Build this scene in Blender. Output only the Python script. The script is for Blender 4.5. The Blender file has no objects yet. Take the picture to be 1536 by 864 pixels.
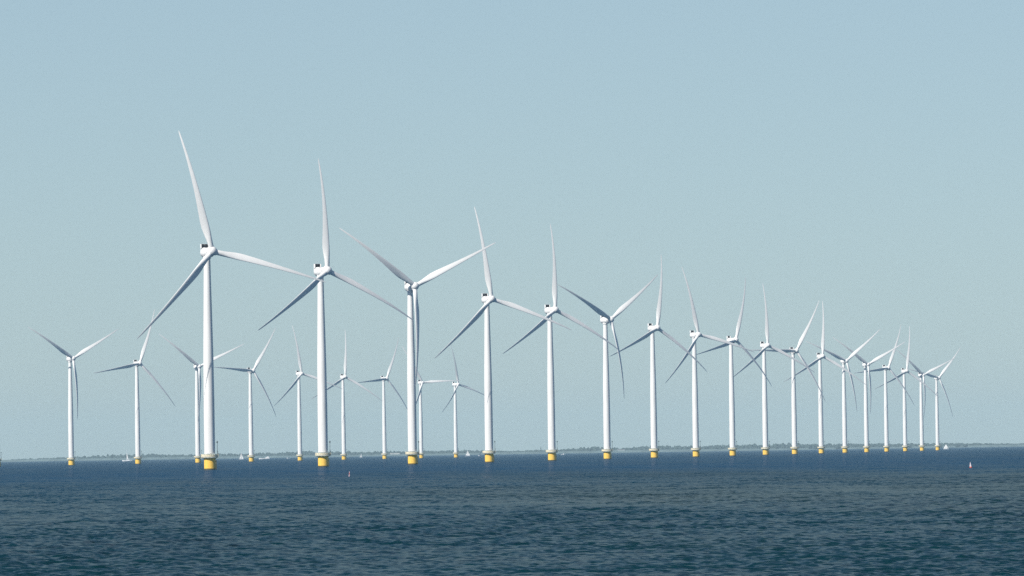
import bpy, bmesh, math, random
import numpy as np
from mathutils import Vector, Matrix

R = math.radians
rng = random.Random(11)
sc = bpy.context.scene
COL = sc.collection

# ------------------------------------------------------------------ camera, sky, sun, exposure
CAM_H = 5.365
PITCH, ROLL = R(1.5066), R(0.86)
cd = bpy.data.cameras.new('camera')
cd.sensor_width = 36.0
cd.lens = 9390.0 / 1536.0 * 36.0
cd.clip_start, cd.clip_end = 1.0, 60000.0
cam = bpy.data.objects.new('camera', cd)
COL.objects.link(cam)
cam.matrix_world = (Matrix.Translation((0, 0, CAM_H)) @ Matrix.Rotation(PITCH + math.pi / 2, 4, 'X')
                    @ Matrix.Rotation(-ROLL, 4, 'Z'))
sc.camera = cam

SUN_EL, SUN_AZ = R(40), R(224)            # azimuth clockwise from +Y: behind the camera, to its left
world = bpy.data.worlds.new('World')
sc.world = world
world.use_nodes = True
wn, wl = world.node_tree.nodes, world.node_tree.links
for n in list(wn):
    wn.remove(n)
sky = wn.new('ShaderNodeTexSky')
sky.sky_type = 'NISHITA'
sky.sun_disc = False
sky.sun_elevation, sky.sun_rotation = SUN_EL, SUN_AZ
sky.altitude = 0
sky.air_density, sky.dust_density, sky.ozone_density = 0.75, 0.35, 3.4
bg = wn.new('ShaderNodeBackground')
bg.inputs['Strength'].default_value = 0.078
wo = wn.new('ShaderNodeOutputWorld')
veil = wn.new('ShaderNodeMix')            # horizon haze painted in as one flat colour, evening the sky gradient
veil.data_type = 'RGBA'
gc = wn.new('ShaderNodeTexCoord')
gs = wn.new('ShaderNodeSeparateXYZ')
gm = wn.new('ShaderNodeMapRange')         # the veil lies low over the horizon
gm.interpolation_type = 'SMOOTHSTEP'
gm.inputs[1].default_value, gm.inputs[2].default_value = 0.06, 0.26
gm.inputs[3].default_value, gm.inputs[4].default_value = 0.55, 0.0
wl.new(gc.outputs['Generated'], gs.inputs[0])
wl.new(gs.outputs['Z'], gm.inputs[0])
wl.new(gm.outputs[0], veil.inputs['Factor'])
veil.inputs['B'].default_value = (4.75, 6.45, 7.0, 1)
wl.new(sky.outputs[0], veil.inputs['A'])
wl.new(veil.outputs['Result'], bg.inputs['Color'])
wl.new(bg.outputs[0], wo.inputs['Surface'])

sd = bpy.data.lights.new('sun', 'SUN')
sd.energy, sd.angle, sd.color = 5.0, R(0.5), (1.0, 0.95, 0.87)
sun = bpy.data.objects.new('sun', sd)
COL.objects.link(sun)
TO_SUN = Vector((math.sin(SUN_AZ) * math.cos(SUN_EL), math.cos(SUN_AZ) * math.cos(SUN_EL), math.sin(SUN_EL)))
sun.rotation_euler = TO_SUN.to_track_quat('Z', 'Y').to_euler()
sun.location = (0, 0, 400)

vs = sc.view_settings
vs.view_transform, vs.look, vs.gamma, vs.exposure = 'Standard', 'None', 1.0, 0.20
vs.use_curve_mapping = False
sc.cycles.volume_bounces = 1
sc.cycles.max_bounces = 6
sc.cycles.use_denoising = False
sc.cycles.sample_clamp_direct = 4.0
sc.cycles.sample_clamp_indirect = 2.0

# ------------------------------------------------------------------ materials
def mat(name, col, rough=0.5, spec=0.5, metal=0.0, vary=0.0, scale=0.4, bump=0.0, streak=False):
    m = bpy.data.materials.new(name)
    m.use_nodes = True
    nt = m.node_tree
    b = nt.nodes['Principled BSDF']
    b.inputs['Base Color'].default_value = (*col, 1)
    b.inputs['Roughness'].default_value = rough
    b.inputs['Specular IOR Level'].default_value = spec
    b.inputs['Metallic'].default_value = metal
    if vary or bump:
        tc = nt.nodes.new('ShaderNodeTexCoord')
        mp = nt.nodes.new('ShaderNodeMapping')
        mp.inputs['Scale'].default_value = (1, 1, 0.12) if streak else (1, 1, 1)
        nz = nt.nodes.new('ShaderNodeTexNoise')
        nz.inputs['Scale'].default_value = scale
        nz.inputs['Detail'].default_value = 5
        nt.links.new(tc.outputs['Object'], mp.inputs[0])
        nt.links.new(mp.outputs[0], nz.inputs['Vector'])
        if vary:
            rp = nt.nodes.new('ShaderNodeValToRGB')
            rp.color_ramp.elements[0].position, rp.color_ramp.elements[1].position = 0.3, 0.7
            rp.color_ramp.elements[0].color = (*[c * (1 - vary) for c in col], 1)
            rp.color_ramp.elements[1].color = (*[min(1, c * (1 + vary)) for c in col], 1)
            nt.links.new(nz.outputs['Fac'], rp.inputs[0])
            nt.links.new(rp.outputs[0], b.inputs['Base Color'])
        if bump:
            bp = nt.nodes.new('ShaderNodeBump')
            bp.inputs['Distance'].default_value = bump
            nt.links.new(nz.outputs['Fac'], bp.inputs['Height'])
            nt.links.new(bp.outputs[0], b.inputs['Normal'])
    return m

M = dict(
    tower=mat('tower_paint', (0.78, 0.78, 0.76), 0.42, 0.4, vary=0.09, scale=0.5, streak=True),
    blade=mat('blade_gelcoat', (0.82, 0.82, 0.80), 0.38, 0.4, vary=0.03, scale=0.3),
    nacelle=mat('nacelle_shell', (0.78, 0.78, 0.77), 0.42, 0.4, vary=0.04, scale=0.8),
    cooler=mat('radiator_black', (0.03, 0.03, 0.04), 0.6, 0.3, vary=0.2, scale=4),
    yellow=mat('yellow_marine_paint', (0.92, 0.57, 0.09), 0.5, 0.4, vary=0.10, scale=0.9, streak=True),
    deck=mat('galvanised_deck', (0.60, 0.55, 0.42), 0.6, 0.4, vary=0.15, scale=2),
    rail=mat('cream_railing_paint', (0.80, 0.74, 0.56), 0.5, 0.4, vary=0.08, scale=2),
    dark=mat('dark_crane_steel', (0.04, 0.05, 0.05), 0.5, 0.4, vary=0.2, scale=2),
    weed=mat('waterline_growth', (0.10, 0.09, 0.03), 0.8, 0.3, vary=0.3, scale=2),
    hull=mat('white_hull', (0.80, 0.80, 0.80), 0.3, 0.5, vary=0.03, scale=0.5),
    sail=mat('white_sailcloth', (0.82, 0.82, 0.80), 0.7, 0.2, vary=0.04, scale=0.4),
    glass=mat('dark_boat_glass', (0.02, 0.03, 0.04), 0.08, 0.5, vary=0.1, scale=2),
    red=mat('faded_red_paint', (0.42, 0.07, 0.05), 0.5, 0.4, vary=0.15, scale=3),
    pink=mat('sun_bleached_buoy', (0.42, 0.32, 0.36), 0.6, 0.3, vary=0.10, scale=3),
    cone=mat('chalky_buoy_paint', (0.58, 0.52, 0.56), 0.6, 0.3, vary=0.12, scale=3),
    dike=mat('pale_dike_stone_and_grass', (0.10, 0.14, 0.14), 0.9, 0.2, vary=0.25, scale=0.02, bump=0.0),
    land=mat('far_field', (0.10, 0.14, 0.06), 0.9, 0.2, vary=0.3, scale=0.01),
    leaf=mat('far_wood_foliage', (0.044, 0.066, 0.058), 0.9, 0.2, vary=0.35, scale=0.05),
    bark=mat('bark', (0.10, 0.08, 0.06), 0.9, 0.2, vary=0.2, scale=1),
    wallw=mat('white_plaster', (0.75, 0.75, 0.72), 0.7, 0.3, vary=0.04, scale=0.3),
    roof=mat('grey_roof_tile', (0.18, 0.17, 0.17), 0.8, 0.3, vary=0.15, scale=0.5),
)

# ------------------------------------------------------------------ helpers
def mesh_of(name, bm, m, smooth=False):
    me = bpy.data.meshes.new(name)
    bmesh.ops.recalc_face_normals(bm, faces=bm.faces[:])
    bm.to_mesh(me)
    bm.free()
    me.materials.append(m)
    if smooth:
        for p in me.polygons:
            p.use_smooth = True
        me.set_sharp_from_angle(angle=R(38))
    return me

def link(name, me, parent=None, mw=None):
    o = bpy.data.objects.new(name, me)
    COL.objects.link(o)
    if parent is not None:
        o.parent = parent
    if mw is not None:
        o.matrix_local = mw
    return o

def root(name, label, cat, loc, group=None, rz=0.0):
    o = bpy.data.objects.new(name, None)
    COL.objects.link(o)
    o.location = loc
    o.rotation_euler = (0, 0, rz)
    o.empty_display_size = 2.0
    return tag(o, label, cat, group)

def tag(o, label, cat, group=None):
    o['label'], o['category'] = label, cat
    if group:
        o['group'] = group
    return o

def lathe(bm, prof, n=32, cap0=True, cap1=True, M4=None):
    """rings of (radius, z) round Z"""
    M4 = M4 or Matrix.Identity(4)
    rings = []
    for r, z in prof:
        rings.append([bm.verts.new(M4 @ Vector((r * math.cos(2 * math.pi * i / n), r * math.sin(2 * math.pi * i / n), z)))
                      for i in range(n)])
    for a, b in zip(rings, rings[1:]):
        for i in range(n):
            bm.faces.new((a[i], a[(i + 1) % n], b[(i + 1) % n], b[i]))
    if cap0:
        bm.faces.new(rings[0][::-1])
    if cap1:
        bm.faces.new(rings[-1])

def tube(bm, p, q, r0, r1=None, n=8):
    p, q = Vector(p), Vector(q)
    d = q - p
    M4 = Matrix.Translation(p) @ d.to_track_quat('Z', 'Y').to_matrix().to_4x4()
    lathe(bm, [(r0, 0), (r1 if r1 is not None else r0, d.length)], n, M4=M4)

def ring_tube(bm, rad, z, r, n=40, k=6, a0=0.0, a1=2 * math.pi):
    full = abs(a1 - a0 - 2 * math.pi) < 1e-6
    rings = []
    for i in range(n if full else n + 1):
        a = a0 + (a1 - a0) * i / n
        rings.append([bm.verts.new(((rad + r * math.cos(2 * math.pi * j / k)) * math.cos(a),
                                    (rad + r * math.cos(2 * math.pi * j / k)) * math.sin(a),
                                    z + r * math.sin(2 * math.pi * j / k))) for j in range(k)])
    m = len(rings)
    for i in range(m if full else m - 1):
        a, b = rings[i], rings[(i + 1) % m]
        for j in range(k):
            bm.faces.new((a[j], b[j], b[(j + 1) % k], a[(j + 1) % k]))

def box(bm, lo, hi, M4=None, bev=0.0):
    M4 = M4 or Matrix.Identity(4)
    t = bmesh.new()
    vs_ = [t.verts.new(((hi if i & 1 else lo)[0], (hi if i & 2 else lo)[1], (hi if i & 4 else lo)[2])) for i in range(8)]
    for f in ((0, 2, 3, 1), (4, 5, 7, 6), (0, 1, 5, 4), (2, 6, 7, 3), (0, 4, 6, 2), (1, 3, 7, 5)):
        t.faces.new([vs_[i] for i in f])
    if bev:
        bmesh.ops.bevel(t, geom=t.edges[:], offset=bev, segments=2, affect='EDGES')
    idx = {}
    for v in t.verts:
        idx[v] = bm.verts.new(M4 @ v.co)
    for f in t.faces:
        bm.faces.new([idx[v] for v in f.verts])
    t.free()

def lerp_table(x, tab):
    return float(np.interp(x, [a for a, _ in tab], [b for _, b in tab]))

# ------------------------------------------------------------------ water: one sheet round the camera, waves modelled where they are large enough to see
def build_water():
    g = np.random.default_rng(5)
    rows = [0.5, 30, 90, 150, 190, 215]
    r = 232.0
    while r < 4500:
        rows.append(r)
        r *= 1 + 0.0007 * (r / 232.0) ** 0.2
    while r < 26500:
        rows.append(r)
        r *= 1.035
    rows.append(26500.0)
    rr = np.array(rows)
    fine = np.linspace(-0.105, 0.105, 760)
    left = -np.geomspace(0.105, math.pi, 26)[1:][::-1]
    right = np.geomspace(0.105, math.pi, 26)[1:-1]
    th = np.concatenate([left, fine, right])
    RR, TH = np.meshgrid(rr, th, indexing='ij')
    X, Y = RR * np.sin(TH), RR * np.cos(TH)
    Z = np.zeros_like(X)
    # where the dense grid runs
    i0, i1 = 3, int(np.searchsorted(rr, 4500))
    j0, j1 = len(left), len(left) + len(fine)
    x, y, rad = X[i0:i1, j0:j1], Y[i0:i1, j0:j1], RR[i0:i1, j0:j1]
    fade = np.clip((rad - 200) / 30, 0, 1) * np.clip((4490 - rad) / 1500, 0, 1)
    fade = fade * np.clip((0.105 - np.abs(TH[i0:i1, j0:j1])) / 0.008, 0, 1)
    # gusts: slow variation of how rough the water is
    gust = np.zeros_like(x)
    for k in range(9):
        L = g.uniform(25, 160)
        a = g.uniform(0, 2 * math.pi)
        gust += np.sin((x * math.cos(a) + y * math.sin(a) * 0.35) * 2 * math.pi / L + g.uniform(0, 6.28))
    gust = 1.0 + 0.10 * gust
    spacing = 0.0007 * (rad / 232.0) ** 0.2 * rad
    z = np.zeros_like(x)
    NW, NS = 84, 60
    for k in range(NW):
        if k < NS:
            lam, slope = 0.40 * (1.25 / 0.40) ** ((k + g.uniform(0, 1)) / NS), WAVE_SLOPE * math.sqrt(2.0 / NS)
        else:
            lam, slope = 2.0 * (7.0 / 2.0) ** ((k - NS + g.uniform(0, 1)) / (NW - NS)), SWELL_SLOPE * math.sqrt(2.0 / (NW - NS))
        a = R(124) + g.normal(0, 0.8)
        kx, ky = math.cos(a) * 2 * math.pi / lam, math.sin(a) * 2 * math.pi / lam
        amp = slope * lam / (2 * math.pi)
        ph = kx * x + ky * y + g.uniform(0, 6.28)
        s = np.sin(ph)
        res = np.clip((lam / spacing - 1.8) / 3.0, 0, 1)
        z += amp * res * (np.exp(0.55 * s) - 1.08) / 0.57
    Z[i0:i1, j0:j1] = z * fade * gust
    nr, nt = X.shape
    co = np.stack([X, Y, Z], -1).reshape(-1, 3).astype(np.float32)
    I, J = np.meshgrid(np.arange(nr - 1), np.arange(nt), indexing='ij')
    J2 = (J + 1) % nt
    q = np.stack([I * nt + J, I * nt + J2, (I + 1) * nt + J2, (I + 1) * nt + J], -1).reshape(-1, 4)[:, ::-1].astype(np.int32)
    me = bpy.data.meshes.new('water')
    me.vertices.add(len(co))
    me.vertices.foreach_set('co', co.ravel())
    me.loops.add(q.size)
    me.loops.foreach_set('vertex_index', q.ravel())
    me.polygons.add(len(q))
    me.polygons.foreach_set('loop_start', np.arange(0, q.size, 4, dtype=np.int32))
    me.polygons.foreach_set('use_smooth', np.ones(len(q), dtype=bool))
    me.update(calc_edges=True)
    me.validate()
    me.materials.append(water_material())
    o = link('water', me)
    o['kind'] = 'structure'

def water_material():
    m = bpy.data.materials.new('lake_water')
    m.use_nodes = True
    nt = m.node_tree
    N, L = nt.nodes, nt.links
    N.remove(N['Principled BSDF'])
    b = N.new('ShaderNodeBsdfDiffuse')                   # light scattered back out of the water body
    gl = N.new('ShaderNodeBsdfPrincipled')               # surface reflection, weakened as through a polarising filter
    gl.inputs['Base Color'].default_value = (*WATER_NEAR, 1)
    gl.inputs['Roughness'].default_value = 0.10
    gl.inputs['IOR'].default_value = 1.333
    mx = N.new('ShaderNodeMixShader')
    mx.inputs[0].default_value = REFLECT
    L.new(b.outputs[0], mx.inputs[1])
    L.new(gl.outputs[0], mx.inputs[2])
    L.new(mx.outputs[0], N['Material Output'].inputs['Surface'])
    geo = N.new('ShaderNodeNewGeometry')
    def noise(scale, vec, detail=3.0, rough=0.55):
        mp = N.new('ShaderNodeMapping')
        mp.inputs['Scale'].default_value = vec
        nz = N.new('ShaderNodeTexNoise')
        nz.inputs['Scale'].default_value = scale
        nz.inputs['Detail'].default_value = detail
        nz.inputs['Roughness'].default_value = rough
        L.new(geo.outputs['Position'], mp.inputs[0])
        L.new(mp.outputs[0], nz.inputs['Vector'])
        return nz.outputs['Fac']
    # silt in the water: olive-brown drifts in the blue-green
    silt = noise(0.010, (0.45, 0.10, 0), 4.0)
    rp = N.new('ShaderNodeValToRGB')
    e = rp.color_ramp.elements
    e[0].position, e[0].color = 0.45, (0, 0, 0, 1)
    e[1].position, e[1].color = 0.66, (1, 1, 1, 1)
    L.new(silt, rp.inputs[0])
    # the inshore water is greener and siltier, the open lake bluer
    sep = N.new('ShaderNodeSeparateXYZ')
    L.new(geo.outputs['Position'], sep.inputs[0])
    off = N.new('ShaderNodeMapRange')
    off.interpolation_type = 'SMOOTHSTEP'
    off.inputs[1].default_value, off.inputs[2].default_value = 230.0, 2100.0
    L.new(sep.outputs['Y'], off.inputs[0])
    c1 = N.new('ShaderNodeMix')
    c1.data_type = 'RGBA'
    c1.inputs['A'].default_value, c1.inputs['B'].default_value = (*WATER_NEAR, 1), (*WATER_FAR, 1)
    L.new(off.outputs[0], c1.inputs['Factor'])
    rf = N.new('ShaderNodeMapRange')
    rf.inputs[3].default_value, rf.inputs[4].default_value = REFLECT, REFLECT_FAR
    L.new(off.outputs[0], rf.inputs[0])
    L.new(rf.outputs[0], mx.inputs[0])
    inv = N.new('ShaderNodeMath')
    inv.operation = 'MULTIPLY_ADD'
    inv.inputs[1].default_value, inv.inputs[2].default_value = -0.85, 1.0
    L.new(off.outputs[0], inv.inputs[0])
    sf = N.new('ShaderNodeMath')
    sf.operation = 'MULTIPLY'
    L.new(rp.outputs[0], sf.inputs[0])
    L.new(inv.outputs[0], sf.inputs[1])
    c2 = N.new('ShaderNodeMix')
    c2.data_type = 'RGBA'
    c2.inputs['B'].default_value = (*WATER_SILT, 1)
    L.new(c1.outputs['Result'], c2.inputs['A'])
    L.new(sf.outputs[0], c2.inputs['Factor'])
    L.new(c2.outputs['Result'], b.inputs['Color'])
    L.new(c2.outputs['Result'], gl.inputs['Base Color'])
    # ripples too small to model: their slopes tilt the normal
    def slopes(scale, vec, detail):
        mp = N.new('ShaderNodeMapping')
        mp.inputs['Scale'].default_value = vec
        nz = N.new('ShaderNodeTexNoise')
        nz.inputs['Scale'].default_value = scale
        nz.inputs['Detail'].default_value = detail
        L.new(geo.outputs['Position'], mp.inputs[0])
        L.new(mp.outputs[0], nz.inputs['Vector'])
        s = N.new('ShaderNodeVectorMath')
        s.operation = 'SUBTRACT'
        s.inputs[1].default_value = (0.5, 0.5, 0.5)
        L.new(nz.outputs['Color'], s.inputs[0])
        return s.outputs[0]
    def vmath(op, a_, b_):
        v = N.new('ShaderNodeVectorMath')
        v.operation = op
        for k, q in enumerate((a_, b_)):
            if isinstance(q, tuple):
                v.inputs[k].default_value = q
            else:
                L.new(q, v.inputs[k])
        return v.outputs[0]
    gust = noise(0.006, (1.0, 0.20, 0), 3.0)
    gr = N.new('ShaderNodeMapRange')
    gr.inputs[1].default_value, gr.inputs[2].default_value = 0.3, 0.7
    gr.inputs[3].default_value, gr.inputs[4].default_value = 0.6, 1.25
    L.new(gust, gr.inputs[0])
    fine = vmath('MULTIPLY', slopes(1.3, (1, 0.8, 0), 3.0), (RIPPLE, RIPPLE, 0.0))
    wide = vmath('MULTIPLY', slopes(0.06, (1, 0.5, 0), 3.0), (RIPPLE * 0.5, RIPPLE * 0.5, 0.0))
    sc_ = N.new('ShaderNodeVectorMath')
    sc_.operation = 'SCALE'
    L.new(vmath('ADD', fine, wide), sc_.inputs[0])
    L.new(gr.outputs[0], sc_.inputs['Scale'])
    nrm = vmath('NORMALIZE', vmath('ADD', sc_.outputs[0], geo.outputs['Normal']), (0.0, 0.0, 0.0))
    for q in (b, gl):
        L.new(nrm, q.inputs['Normal'])
    return m

REFLECT = 0.41
REFLECT_FAR = 0.14          # far off, the crests turned toward the shore hide the grazing faces
WAVE_SLOPE = 0.33
SWELL_SLOPE = 0.075
RIPPLE = 1.8
WATER_NEAR = (0.0018, 0.0240, 0.0330)
WATER_FAR = (0.0003, 0.0380, 0.0900)
WATER_SILT = (0.0170, 0.0260, 0.0150)
build_water()

# ------------------------------------------------------------------ far shore: dike, fields, woods
SHORE_Y = 21000.0
def build_shore():
    bm = bmesh.new()
    n = 160
    rings = []
    for i in range(n + 1):
        x = -7000 + 14000 * i / n
        h = 7.0 + 0.8 * math.sin(x * 0.004) + rng.uniform(-0.2, 0.2)
        y = SHORE_Y + 40 * math.sin(x * 0.0012)
        rings.append([bm.verts.new((x, y, -0.5)), bm.verts.new((x, y + 14, h)), bm.verts.new((x, y + 20, h)), bm.verts.new((x, y + 34, 0.8))])
    for a, b in zip(rings, rings[1:]):
        for j in range(3):
            bm.faces.new((a[j], b[j], b[j + 1], a[j + 1]))
    o = link('shore', mesh_of('shore', bm, M['dike']))
    o['kind'] = 'structure'
    bm = bmesh.new()
    P = []
    for i in range(61):
        x = -7000 + 14000 * i / 60
        P.append([bm.verts.new((x, SHORE_Y + 40 * math.sin(x * 0.0012) + 25, 0.6)), bm.verts.new((x, 25500, 0.8))])
    for a, b in zip(P, P[1:]):
        bm.faces.new((a[0], b[0], b[1], a[1]))
    o = link('land', mesh_of('land', bm, M['land']))
    o['kind'] = 'structure'

# height of the wooded skyline in metres along the shore (photograph x -> metres)
SKYLINE = [(-700, 9), (0, 4.0), (25, 6.5), (70, 8.0), (110, 9.5), (160, 13.5), (240, 13.0), (300, 11.5), (360, 11.0), (410, 13.0),
           (460, 14.5), (520, 12.0), (600, 11.5), (690, 11.5), (740, 9.0), (800, 9.0), (850, 11.0), (890, 14.5), (908, 12.0),
           (950, 13.0), (985, 16.5), (1010, 14.0), (1060, 14.0), (1110, 15.0), (1180, 15.5), (1240, 13.0), (1300, 13.0), (1350, 12.0),
           (1410, 12.0), (1440, 10.5), (1480, 9.0), (1536, 8.0), (2300, 9.0)]

ico = bmesh.new()
bmesh.ops.create_icosphere(ico, subdivisions=2, radius=1.0)
ICO_V = [v.co.copy() for v in ico.verts]
ICO_F = [[v.index for v in f.verts] for f in ico.faces]
ico.free()

def lump(V, F, c, rx, ry, rz, jit=0.28):
    b = len(V)
    for v in ICO_V:
        s = 1 + rng.uniform(-jit, jit)
        V.append((c[0] + v.x * rx * s, c[1] + v.y * ry * s, c[2] + v.z * rz * s))
    F.extend([[b + i for i in f] for f in ICO_F])

def build_woods():
    V, F = [], []
    for row in range(4):
        y0 = SHORE_Y + 90 + row * 130
        s = 9390.0 / y0
        px = -500.0
        while px < 2040:
            h = SHORE_Y / 13500 * lerp_table(px, SKYLINE) * (0.68 + 0.06 * row)
            h *= rng.uniform(0.72, 1.12)
            w = rng.uniform(4.5, 9.5)
            if rng.random() < 0.93 - 0.12 * (row == 0):
                lump(V, F, ((px - 768) / s, y0 + rng.uniform(-45, 45), 0.5 + h * 0.52), w, w, h * 0.5)
            px += rng.uniform(4.5, 10) * s * 1.0
    me = bpy.data.meshes.new('far_wood')
    me.from_pydata(V, [], F)
    me.materials.append(M['leaf'])
    o = link('treeline', me)
    o['kind'] = 'stuff'
    o['label'] = 'low hazy line of trees along the far shore'
    o['category'] = 'woods'

build_shore()
build_woods()

def far_tree(px, y, h, label):
    s = 9390.0 / y
    t = root('tree', label, 'tree', ((px - 768) / s, y, 0.6))
    bm = bmesh.new()
    tube(bm, (0, 0, 0), (0.2, 0, h * 0.55), 0.5, 0.25, 10)
    tube(bm, (0.1, 0, h * 0.3), (1.6, 0.4, h * 0.6), 0.22, 0.1, 8)
    tube(bm, (0.1, 0, h * 0.35), (-1.4, -0.4, h * 0.65), 0.22, 0.1, 8)
    link('trunk', mesh_of('trunk', bm, M['bark'], True), t)
    V, F = [], []
    for k in range(26):
        u = rng.random()
        a = rng.uniform(0, 6.28)
        q = 2.3 * math.sin(math.pi * min(1, 0.15 + u * 0.85))
        w = rng.uniform(0.6, 1.2)
        lump(V, F, (q * math.cos(a), q * math.sin(a), h * (0.35 + 0.6 * u)), w, w, w)
    me = bpy.data.meshes.new('crown')
    me.from_pydata(V, [], F)
    me.materials.append(M['leaf'])
    link('crown', me, t)

far_tree(807.5, SHORE_Y + 60, 23, 'single taller tree standing above the low far treeline')

def farm(px, w, d, h, label):
    y = SHORE_Y - 60 + 118
    s = 9390.0 / y
    t = root('farm_building', label, 'building', ((px - 768) / s, y + 12, 0.7), 'pale buildings on the far shore')
    bm = bmesh.new()
    box(bm, (-w / 2, -d / 2, 0), (w / 2, d / 2, h))
    link('wall', mesh_of('wall', bm, M['wallw']), t)
    bm = bmesh.new()
    v = [bm.verts.new(c) for c in ((-w / 2 - .4, -d / 2 - .4, h + .003), (w / 2 + .4, -d / 2 - .4, h + .003), (w / 2 + .4, d / 2 + .4, h + .003),
                                   (-w / 2 - .4, d / 2 + .4, h + .003), (-w / 2 - .4, 0, h + 2.2), (w / 2 + .4, 0, h + 2.2))]
    for f in ((0, 1, 5, 4), (2, 3, 4, 5), (1, 2, 5), (3, 0, 4), (0, 3, 2, 1)):
        bm.faces.new([v[i] for i in f])
    link('roof', mesh_of('roof', bm, M['roof']), t)

farm(588, 34, 14, 8, 'pale low building on the far shore behind the seventh back turbine')
farm(928, 26, 14, 8, 'pale low building on the far shore beyond the sixth front tower')

# ------------------------------------------------------------------ wind turbines
HUB_H, OVERHANG, TILT = 93.9, 5.5, R(5.1)
ROTOR_R = 54.0

def tower_mesh():
    bm = bmesh.new()
    prof = [(2.42, 6.9), (2.42, 7.15), (2.36, 7.16)]
    tab = [(7, 2.36), (30, 2.34), (48, 2.20), (64, 1.93), (78, 1.66), (HUB_H - 2.3, 1.42)]
    zs = [7.2 + (HUB_H - 2.3 - 7.2) * i / 40 for i in range(41)]
    flange = []
    for z in zs:
        prof.append((lerp_table(z, tab), z))
    for fz in flange:
        r0 = lerp_table(fz, tab)
        prof += [(r0 + 0.002, fz - 0.1), (r0 + 0.03, fz - 0.06), (r0 + 0.03, fz + 0.06), (r0 + 0.001, fz + 0.1)]
    prof = prof[:3] + sorted(prof[3:], key=lambda p: p[1])
    lathe(bm, prof, 48)
    # yaw ring
    lathe(bm, [(1.75, HUB_H - 2.55), (1.75, HUB_H - 1.95)], 40)
    return mesh_of('tower', bm, M['tower'], True)

def transition_mesh():
    bm = bmesh.new()
    lathe(bm, [(2.45, -3.0), (2.45, 0.35), (2.47, 0.36), (2.47, 4.55), (2.56, 4.6), (2.56, 4.85), (2.47, 4.9), (2.47, 5.05)], 48)
    return mesh_of('transition_piece', bm, M['yellow'], True)

def weed_mesh():
    bm = bmesh.new()
    lathe(bm, [(2.482, -1.0), (2.486, 0.25), (2.478, 0.5)], 48, False, False)
    return mesh_of('waterline_band', bm, M['weed'], True)

def platform_mesh():
    bm = bmesh.new()
    # octagonal grating deck with a toe board and underside brackets
    lathe(bm, [(2.5, 5.3), (3.75, 5.3), (3.75, 5.52), (2.44, 5.52)], 24, True, True)
    for k in range(12):
        a = 2 * math.pi * k / 12
        c, s = math.cos(a), math.sin(a)
        tube(bm, (2.5 * c, 2.5 * s, 4.7), (3.6 * c, 3.6 * s, 5.28), 0.08, n=6)
    lathe(bm, [(3.76, 5.3), (3.80, 5.3), (3.80, 5.68), (3.76, 5.68)], 24, False, False)
    return mesh_of('platform', bm, M['deck'], True)

def railing_mesh():
    bm = bmesh.new()
    for z in (5.95, 6.3, 6.68):
        ring_tube(bm, 3.74, z, 0.045, 36, 6)
    for k in range(28):
        a = 2 * math.pi * k / 28
        tube(bm, (3.74 * math.cos(a), 3.74 * math.sin(a), 5.5), (3.74 * math.cos(a), 3.74 * math.sin(a), 6.68), 0.045, n=6)
    # solid infill sheets between the posts
    for a0, a1 in ((0.1, 1.35), (1.6, 2.85), (3.05, 4.4), (4.65, 6.0)):
        n = 10
        prev = None
        for i in range(n + 1):
            a = a0 + (a1 - a0) * i / n
            q = [bm.verts.new((rd * math.cos(a), rd * math.sin(a), z)) for rd in (3.66, 3.69) for z in (5.72, 6.5)]
            if prev:
                bm.faces.new((prev[0], q[0], q[1], prev[1]))
                bm.faces.new((prev[2], prev[3], q[3], q[2]))
                bm.faces.new((prev[1], q[1], q[3], prev[3]))
                bm.faces.new((prev[0], prev[2], q[2], q[0]))
            prev = q
    return mesh_of('railing', bm, M['rail'], True)

def crane_mesh():
    bm = bmesh.new()
    x, y = 3.35, -0.9
    tube(bm, (x, y, 5.5), (x, y, 6.6), 0.20, 0.18, 10)
    tube(bm, (x, y, 6.6), (x + 0.05, y, 11.6), 0.11, 0.09, 10)
    box(bm, (x - 0.3, y - 0.28, 11.5), (x + 0.36, y + 0.28, 12.15), bev=0.06)
    tube(bm, (x + 0.05, y, 12.1), (x + 0.05, y, 12.7), 0.04, 0.03, 6)
    tube(bm, (x + 0.1, y, 8.2), (x + 0.5, y - 0.3, 6.7), 0.05, n=6)
    return mesh_of('davit_crane', bm, M['dark'], True)

def landing_mesh():
    bm = bmesh.new()
    # boat landing on the shaded side: two fender tubes, a ladder between them
    for yy in (-0.75, 0.75):
        tube(bm, (2.95, yy, -2.5), (2.95, yy, 4.1), 0.16, n=10)
        tube(bm, (2.42, yy * 0.9, 3.4), (2.95, yy, 3.4), 0.10, n=8)
        tube(bm, (2.42, yy * 0.9, 0.9), (2.95, yy, 0.9), 0.10, n=8)
    for yy in (-0.28, 0.28):
        tube(bm, (2.95, yy, -1.0), (2.95, yy, 5.3), 0.05, n=6)
    for k in range(19):
        tube(bm, (2.72, -0.28, -0.7 + k * 0.32), (2.72, 0.28, -0.7 + k * 0.32), 0.025, n=6)
    return mesh_of('boat_landing', bm, M['yellow'], True)

def door_mesh():
    bm = bmesh.new()
    M4 = Matrix.Rotation(R(75), 4, 'Z') @ Matrix.Translation((2.40, 0, 6.75))
    box(bm, (-0.10, -0.5, 0.0), (0.05, 0.5, 2.2), M4, 0.03)
    return mesh_of('door', bm, M['deck'])

AX = Matrix.Rotation(R(90), 4, 'X')      # lathe axis Z -> -Y (upwind)

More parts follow.
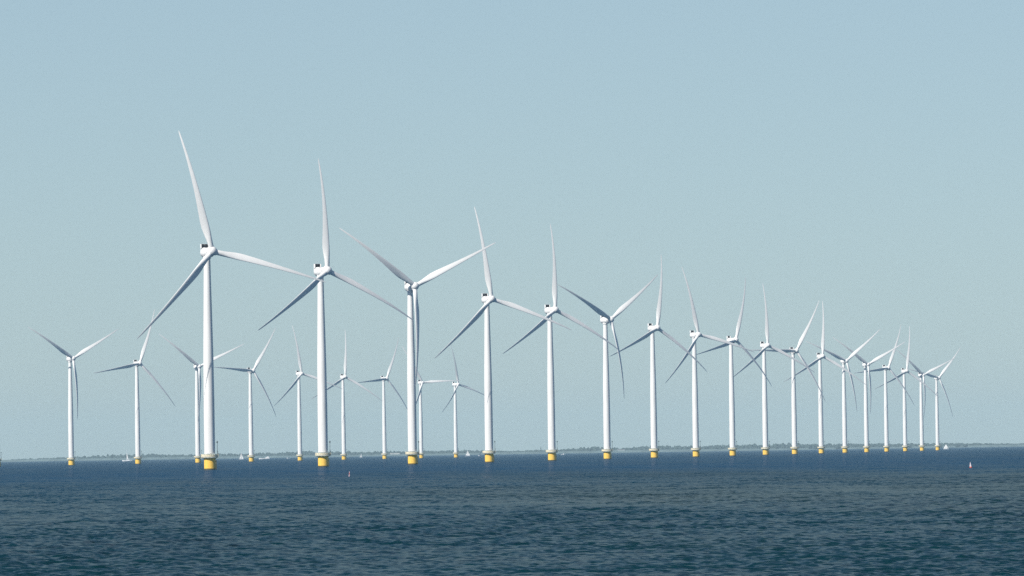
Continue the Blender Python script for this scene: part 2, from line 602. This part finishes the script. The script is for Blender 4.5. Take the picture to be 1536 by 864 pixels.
def nacelle_mesh():
    bm = bmesh.new()
    # main housing, rounded drum lying along the shaft; lathe z runs upwind from the tower axis
    lathe(bm, [(0.9, -3.15), (1.75, -3.1), (1.98, -2.8), (2.05, -2.2), (2.08, 1.5), (2.0, 1.62)], 40, M4=AX)
    # direct-drive generator ring
    lathe(bm, [(1.95, 1.7), (2.16, 1.78), (2.18, 3.25), (2.02, 3.4), (1.55, 3.5)], 40, M4=AX)
    # flat-topped roof housing
    box(bm, (-1.45, -1.2, 1.0), (1.45, 3.0, 2.22), bev=0.18)
    # raised white back wall and side cheeks of the cooler
    box(bm, (-1.72, 2.78, 0.2), (1.72, 3.12, 3.95), bev=0.05)
    box(bm, (-1.85, 1.75, 1.9), (-1.70, 2.9, 3.8), bev=0.03)
    box(bm, (1.70, 1.75, 1.9), (1.85, 2.9, 3.8), bev=0.03)
    # underside skirt
    lathe(bm, [(1.6, -2.35), (1.8, -1.7)], 32)
    # wind mast on the roof
    tube(bm, (0.6, 2.9, 3.9), (0.6, 2.9, 5.0), 0.035, n=6)
    tube(bm, (-0.6, 2.9, 3.9), (-0.6, 2.9, 5.0), 0.035, n=6)
    tube(bm, (-0.6, 2.9, 4.6), (0.6, 2.9, 4.6), 0.03, n=6)
    return mesh_of('nacelle', bm, M['nacelle'], True)

def cooler_mesh():
    bm = bmesh.new()
    for x0, x1 in ((-1.66, -0.12), (0.12, 1.66)):
        box(bm, (x0, 2.45, 2.26), (x1, 2.77, 3.82), bev=0.04)
        for k in range(7):
            z = 2.36 + k * 0.21
            box(bm, (x0 + 0.05, 2.41, z), (x1 - 0.05, 2.449, z + 0.06))
    return mesh_of('cooler', bm, M['cooler'])

def hub_mesh():
    bm = bmesh.new()
    # spinner, centred on the blade axes; nose upwind
    lathe(bm, [(1.7, -1.75), (1.95, -1.45), (2.08, -0.5), (2.08, 0.4), (1.95, 1.05), (1.62, 1.65), (1.1, 2.1), (0.5, 2.32), (0.05, 2.36)], 40, M4=AX)
    for k in range(3):
        M4 = Matrix.Rotation(2 * math.pi * k / 3, 4, 'Y')
        lathe(bm, [(1.38, 0.9), (1.38, 2.0), (1.30, 2.12)], 28, M4=M4)
    return mesh_of('hub', bm, M['nacelle'], True)

def blade_mesh():
    bm = bmesh.new()
    chord = [(0.035, 2.3), (0.06, 2.3), (0.10, 2.6), (0.15, 3.15), (0.20, 3.5), (0.25, 3.5), (0.35, 3.0), (0.5, 2.25), (0.65, 1.65),
             (0.8, 1.12), (0.92, 0.78), (0.975, 0.55), (1.0, 0.18)]
    thick = [(0.035, 2.3), (0.06, 2.3), (0.10, 2.25), (0.15, 2.0), (0.20, 1.7), (0.25, 1.45), (0.35, 1.1), (0.5, 0.74), (0.65, 0.48),
             (0.8, 0.30), (0.92, 0.18), (1.0, 0.03)]
    round_ = [(0.035, 1), (0.06, 1), (0.12, 0.6), (0.2, 0.15), (0.28, 0), (1, 0)]
    twist = [(0.035, 16), (0.15, 15), (0.25, 11), (0.4, 6.5), (0.6, 3), (0.8, 1), (1, -0.5)]
    us = [0.036, 0.05, 0.065, 0.08, 0.1, 0.12, 0.14, 0.16, 0.18, 0.2, 0.225, 0.25, 0.28, 0.32, 0.36, 0.4, 0.45, 0.5, 0.55, 0.6, 0.65, 0.7,
          0.75, 0.8, 0.84, 0.88, 0.91, 0.935, 0.955, 0.97, 0.98, 0.988, 0.994, 1.0]
    n = 28
    rings = []
    for u in us:
        c, t, k = lerp_table(u, chord), lerp_table(u, thick), lerp_table(u, round_)
        b = R(lerp_table(u, twist) + BLADE_PITCH)
        ring = []
        for i in range(n):
            a = 2 * math.pi * i / n
            # circle
            cx, cy = 0.5 * c * math.cos(a), -0.5 * t * math.sin(a)
            # aerofoil: leading edge +x, trailing edge -x, pressure side -y
            xx = 0.5 * (1 - math.cos(a))                     # 0 at leading edge, 1 at trailing
            yt = 5 * 0.2 * (1.4845 * math.sqrt(max(xx, 0)) - 0.63 * xx - 1.758 * xx ** 2 + 1.4215 * xx ** 3 - 0.5075 * xx ** 4)
            sgn = -1 if math.sin(a) > 0 else 1
            yt = max(yt, 0.02) * t * 0.5
            ax_, ay = c * (0.33 - xx), sgn * yt
            px, py = k * cx + (1 - k) * ax_, k * cy + (1 - k) * ay
            X = px * math.cos(b) + py * math.sin(b)
            Y = -px * math.sin(b) + py * math.cos(b)
            r = u * ROTOR_R
            flap = 10.0 * u - 7.4 * u ** 2.4                  # coned and pre-bent upwind, bent back by the load
            ring.append(bm.verts.new((X, Y - flap, r)))
        rings.append(ring)
    for a, b in zip(rings, rings[1:]):
        for i in range(n):
            bm.faces.new((a[i], a[(i + 1) % n], b[(i + 1) % n], b[i]))
    bm.faces.new(rings[0])
    bm.faces.new(rings[-1])
    return mesh_of('blade', bm, M['blade'], True)

BLADE_PITCH = 10.0
ME = dict(tower=tower_mesh(), transition=transition_mesh(), weed=weed_mesh(), platform=platform_mesh(), railing=railing_mesh(),
          crane=crane_mesh(), landing=landing_mesh(), door=door_mesh(), nacelle=nacelle_mesh(), cooler=cooler_mesh(), hub=hub_mesh(), blade=blade_mesh())

# x, y, yaw, blade angle, hub height offset, label
TURBINES = [
    (-131.9, 2710.2, 26.3, -15.0, -1.09, 'F', 'largest and nearest white wind turbine, standing on the brightest yellow base'),
    (-92.0, 3009.8, 38.1, -2.9, -1.28, 'F', 'second nearest white wind turbine, beside the largest, with one blade almost upright'),
    (-54.1, 3321.7, 28.4, -55.3, -1.11, 'F', 'large Y-posed white wind turbine with a blade hanging down along its tower, third nearest'),
    (-14.6, 3610.3, 29.8, -9.8, -1.39, 'F', 'white wind turbine next after the large Y-posed one in the long front row'),
    (23.4, 3918.5, 38.1, -1.1, -1.16, 'F', 'fifth white wind turbine from the near end of the front row, one blade upright'),
    (62.5, 4218.2, 42.0, -64.5, -1.48, 'F', 'sixth front-row white wind turbine, Y-posed, lower blade slanting clear of its tower'),
    (101.2, 4535.7, 40.2, 7.2, -1.36, 'F', 'seventh front-row white wind turbine, upright blade leaning a little toward the far end'),
    (139.8, 4825.0, 36.7, -14.7, -1.39, 'F', 'eighth front-row white wind turbine, upper blade leaning back toward the near end'),
    (179.2, 5144.8, 46.1, 16.7, -0.25, 'F', 'ninth front-row white wind turbine, blade tip crossing the tower of the next one'),
    (218.2, 5441.7, 35.5, -2.9, -0.26, 'F', 'tenth front-row white wind turbine with one nearly vertical blade'),
    (256.5, 5733.3, 32.0, 30.7, -0.78, 'F', 'eleventh front-row white wind turbine, upper blade slanting and one blade almost level'),
    (298.8, 6098.1, 28.3, 2.3, -0.81, 'F', 'twelfth front-row white wind turbine, the last before two Y-posed ones, blade upright'),
    (340.4, 6450.0, 29.8, -67.6, -1.0, 'F', 'nearer of the two adjacent Y-posed white wind turbines far along the front row'),
    (378.7, 6733.5, 30.1, -56.7, -1.24, 'F', 'farther of the two adjacent Y-posed white wind turbines, one blade hanging straight down'),
    (420.9, 7082.0, 36.6, 23.5, -0.63, 'F', 'fourth white wind turbine from the far end of the front row'),
    (459.5, 7362.6, 32.8, 7.2, -1.12, 'F', 'third white wind turbine from the far end of the front row, blade nearly upright'),
    (501.8, 7711.0, 34.4, -53.1, -2.3, 'F', 'last but one white wind turbine of the front row, Y-posed with blade along its tower'),
    (551.5, 8161.4, 33.1, -77.2, -1.02, 'F', 'farthest white wind turbine ending the long front row, beside a tiny white yacht'),
    (-390.6, 5518.3, 35.4, -58.8, -1.46, 'B', 'Y-posed white wind turbine standing alone at the near end of the back row'),
    (-352.9, 5868.4, 35.4, 20.0, -1.16, 'B', 'back-row white wind turbine just after the lone Y-posed one, near a tall-masted yacht'),
    (-306.1, 6054.1, 30.3, -53.7, -2.49, 'B', 'back-row white wind turbine half hidden behind the tower of the largest turbine'),
    (-271.9, 6468.2, 37.5, 34.2, -1.52, 'B', 'back-row white wind turbine between the two nearest towers, closer to the largest, blade level'),
    (-232.9, 6797.9, 36.2, -10.9, -0.93, 'B', 'back-row white wind turbine whose tower stands close before the second nearest tower'),
    (-194.4, 7136.8, 30.8, 2.1, -0.93, 'B', 'small back-row white wind turbine just past the second nearest tower, blade upright'),
    (-154.5, 7448.7, 44.5, 24.3, 0.21, 'B', 'small back-row white wind turbine before the large Y-posed one, upper blade slanting'),
    (-116.0, 7794.9, 32.2, -32.0, -1.26, 'B', 'small back-row white wind turbine touching the tower of the large Y-posed one, blade level'),
    (-75.5, 8078.1, 49.6, -12.6, -1.04, 'B', 'smallest back-row white wind turbine, last before the fourth front tower'),
    (-432.9, 5240.0, -90.0, 0.0, -1.4, 'B', 'white wind turbine cut off by the picture edge, only its platform rim in view'),
]

def build_turbine(x, y, yaw, theta, dh, row, label):
    hz = 95 + dh
    grp = 'wind turbines of the front row' if row == 'F' else 'wind turbines of the back row'
    t = root('wind_turbine', label, 'wind turbine', (x, y, 0), grp)
    k = (hz - 7.0) / (HUB_H - 7.0)
    tw = link('tower', ME['tower'], t, Matrix.Translation((0, 0, 7.0 * (1 - k))) @ Matrix.Diagonal((1, 1, k, 1)))
    link('door', ME['door'], tw)
    tp = link('transition_piece', ME['transition'], t)
    link('waterline_growth', ME['weed'], tp)
    pf = link('platform', ME['platform'], t)
    link('railing', ME['railing'], pf)
    link('davit_crane', ME['crane'], pf)
    link('boat_landing', ME['landing'], t, Matrix.Rotation(R(42), 4, 'Z'))
    head = Matrix.Translation((0, 0, hz)) @ Matrix.Rotation(R(yaw), 4, 'Z')
    na = link('nacelle', ME['nacelle'], t, head)
    link('cooler', ME['cooler'], na)
    rot = head @ Matrix.Rotation(-TILT, 4, 'X') @ Matrix.Translation((0, -OVERHANG, 0))
    link('hub', ME['hub'], t, rot @ Matrix.Rotation(R(theta), 4, 'Y'))
    for i in range(3):
        link('blade', ME['blade'], t, rot @ Matrix.Rotation(R(theta + 120 * i), 4, 'Y'))

for tb in TURBINES:
    build_turbine(*tb)

# ------------------------------------------------------------------ boats
def at(px, y):
    return (px - 768) * y / 9390.0

def hull_mesh(L, W, H, name='hull'):
    bm = bmesh.new()
    st = []
    for i in range(13):
        u = i / 12
        w = W / 2 * (0.75 + 0.25 * math.sin(math.pi * min(1, u * 1.3))) * (1 - max(0, (u - 0.55) / 0.45) ** 2.2)
        w = max(w, 0.03)
        sh = H * (1 + 0.25 * max(0, u - 0.4))
        x = L * (u - 0.5) + (0.25 * H if i == 12 else 0)
        st.append([bm.verts.new((x, a * w, z)) for a, z in ((-1, sh), (-0.92, 0.35 * H), (-0.4, -0.5), (0.4, -0.5), (0.92, 0.35 * H), (1, sh))])
    for a, b in zip(st, st[1:]):
        for j in range(5):
            bm.faces.new((a[j], b[j], b[j + 1], a[j + 1]))
        bm.faces.new((a[5], b[5], b[0], a[0]))
    bm.faces.new(st[0])
    bm.faces.new(st[-1])
    return mesh_of(name, bm, M['hull'], True)

def sail(pts, belly, name, parent):
    """triangular sail with belly and 3 cm thickness"""
    bm = bmesh.new()
    A, B, C = [Vector(p) for p in pts]
    n = 8
    lay = []
    for off in (0.0, 0.04):
        g_ = {}
        for i in range(n + 1):
            for j in range(n + 1 - i):
                u, v = i / n, j / n
                p = A * (1 - u - v) + B * u + C * v
                w = 27 * u * v * (1 - u - v)
                g_[i, j] = bm.verts.new(p + Vector((0, belly * w + off, 0)))
        lay.append(g_)
    for g_ in lay:
        for i in range(n):
            for j in range(n - i):
                bm.faces.new((g_[i, j], g_[i + 1, j], g_[i, j + 1]))
                if i + j < n - 1:
                    bm.faces.new((g_[i + 1, j], g_[i + 1, j + 1], g_[i, j + 1]))
    edge = [(i, 0) for i in range(n + 1)] + [(n - k, k) for k in range(1, n + 1)] + [(0, n - k) for k in range(1, n)]
    for a, b in zip(edge, edge[1:] + edge[:1]):
        bm.faces.new((lay[0][a], lay[0][b], lay[1][b], lay[1][a]))
    link(name, mesh_of(name, bm, M['sail'], True), parent)

def sailboat(px, y, L, mast, label, rz=0.0, jib=True, main=True, heel=0.0, furled=False):
    t = root('sailboat', label, 'sailboat', (at(px, y), y, 0), 'sailing boats near the far shore')
    t.rotation_euler = (R(heel), 0, R(rz))
    W = L * 0.28
    h = link('hull', hull_mesh(L, W, L * 0.10), t)
    bm = bmesh.new()
    box(bm, (-L * 0.22, -W * 0.3, L * 0.09), (L * 0.15, W * 0.3, L * 0.145), bev=0.1)
    link('cabin', mesh_of('cabin', bm, M['hull']), t)
    bm = bmesh.new()
    tube(bm, (L * 0.08, 0, L * 0.09), (L * 0.08, 0, mast), 0.16, 0.09, 10)
    tube(bm, (L * 0.08, 0, L * 0.21), (-L * 0.38, 0, L * 0.20), 0.10, 0.08, 8)
    tube(bm, (L * 0.08, -W * 0.3, mast * 0.6), (L * 0.08, W * 0.3, mast * 0.6), 0.05, n=6)
    link('mast', mesh_of('mast', bm, M['hull'], True), t)
    b0 = L * 0.23
    if main:
        if furled:
            sail([(L * 0.05, 0, b0), (-L * 0.10, 0, b0), (L * 0.06, 0, mast * 0.72)], 0.3, 'mainsail', t)
        else:
            sail([(L * 0.06, 0, b0), (-L * 0.38, 0, b0), (L * 0.06, 0, mast * 0.98)], 0.35, 'mainsail', t)
    if jib:
        sail([(L * 0.49, 0, L * 0.14), (L * 0.02, 0.3, L * 0.17), (L * 0.10, 0, mast * 0.86)], 0.4, 'jib', t)

sailboat(187.5, 12000, 19, 24, 'tall-masted white yacht with a long low hull between the first two back-row towers', 180, jib=False, furled=True)
sailboat(358, 12000, 9, 13.5, 'small sailboat with white sails near the back-row turbine beside the largest tower', 8)
sailboat(538, 12600, 7, 8.5, 'tiny faint sailboat between two small back-row towers', 15, jib=False)
sailboat(697.5, 11800, 9.5, 11.0, 'broad two-sailed white boat, the one closer to the smallest back-row turbine', 5)
sailboat(715.5, 11800, 8, 10.5, 'narrow heeling white sailboat just before the fourth front-row tower', 65, heel=14)
sailboat(1415.5, 11000, 9.5, 9.0, 'tiny white yacht close beside the farthest front-row tower', 175)

def motorboat(px, y, L, label, tall=1.0, rz=0.0):
    t = root('motorboat', label, 'motorboat', (at(px, y), y, 0), 'motor boats near the far shore', R(rz))
    W = L * 0.26
    link('hull', hull_mesh(L, W, L * 0.085), t)
    bm = bmesh.new()
    s = tall
    box(bm, (-L * 0.46, -W * 0.36, L * 0.08), (-L * 0.10, W * 0.36, L * 0.08 + 2.0 * s), bev=0.2)
    box(bm, (-L * 0.42, -W * 0.30, L * 0.08 + 2.003 * s), (-L * 0.22, W * 0.30, L * 0.08 + 3.3 * s), bev=0.2)
    tube(bm, (-L * 0.3, 0, L * 0.08 + 3.2 * s), (-L * 0.33, 0, L * 0.08 + 4.4 * s), 0.08, 0.05, 6)
    link('cabin', mesh_of('cabin', bm, M['hull'], True), t)
    bm = bmesh.new()
    box(bm, (-L * 0.40, -W * 0.36 - 0.03, L * 0.08 + 0.9 * s), (-L * 0.14, -W * 0.36 - 0.003, L * 0.08 + 1.5 * s))
    link('window', mesh_of('window', bm, M['glass']), t)

motorboat(393, 12000, 20, 'white motor cruiser with high aft cabin and long low bow near the far shore', 1.0, 180)
motorboat(428.5, 12300, 6, 'tiny white motorboat, the smallest, in front of the second nearest tower', 0.5, 10)
motorboat(840, 12200, 6.5, 'tiny white motorboat beside the fifth front-row tower', 0.55, 170)

# ------------------------------------------------------------------ buoys
def spar_buoy(x, y, label):
    t = root('buoy', label, 'buoy', (x, y, 0))
    bm = bmesh.new()
    lathe(bm, [(0.10, -0.8), (0.17, -0.3), (0.18, 0.25), (0.13, 0.45), (0.10, 0.5), (0.09, 1.2), (0.05, 1.32)], 20)
    link('float', mesh_of('float', bm, M['pink'], True), t)
    bm = bmesh.new()
    lathe(bm, [(0.105, 0.62), (0.108, 0.63), (0.105, 0.9), (0.10, 0.91)], 20, False, False)
    link('band', mesh_of('band', bm, M['red'], True), t)
    t.rotation_euler = (0, R(3), 0)

def cone_buoy(x, y, label):
    t = root('buoy', label, 'buoy', (x, y, 0))
    bm = bmesh.new()
    lathe(bm, [(0.30, -0.5), (0.40, -0.1), (0.40, 0.28), (0.34, 0.36)], 24)
    link('float', mesh_of('float', bm, M['red'], True), t)
    bm = bmesh.new()
    lathe(bm, [(0.33, 0.363), (0.30, 0.5), (0.16, 1.1), (0.10, 1.35), (0.04, 1.6)], 24)
    link('cone', mesh_of('cone', bm, M['cone'], True), t)
    t.rotation_euler = (0, R(-6), 0)
    t.scale = (0.82, 0.82, 0.9)

spar_buoy(-41.2, 1559, 'slim pinkish spar buoy floating in front of the two nearest turbines')
cone_buoy(110.2, 1513, 'small white cone buoy with red base, alone on open water past the turbine row')

# ------------------------------------------------------------------ haze
HAZE = 2.6e-5
bm = bmesh.new()
box(bm, (-27000, -27000, -1.9), (27000, 27000, 172))
hz = link('haze', mesh_of('haze', bm, bpy.data.materials.new('haze_air')))
hm = hz.data.materials[0]
hm.use_nodes = True
hn = hm.node_tree.nodes
hn.remove(hn['Principled BSDF'])
pv = hn.new('ShaderNodeVolumePrincipled')
pv.inputs['Color'].default_value = (0.66, 0.90, 1.0, 1)
pv.inputs['Density'].default_value = HAZE
pv.inputs['Anisotropy'].default_value = 0.0
hm.node_tree.links.new(pv.outputs[0], hn['Material Output'].inputs['Volume'])
hz['kind'] = 'stuff'
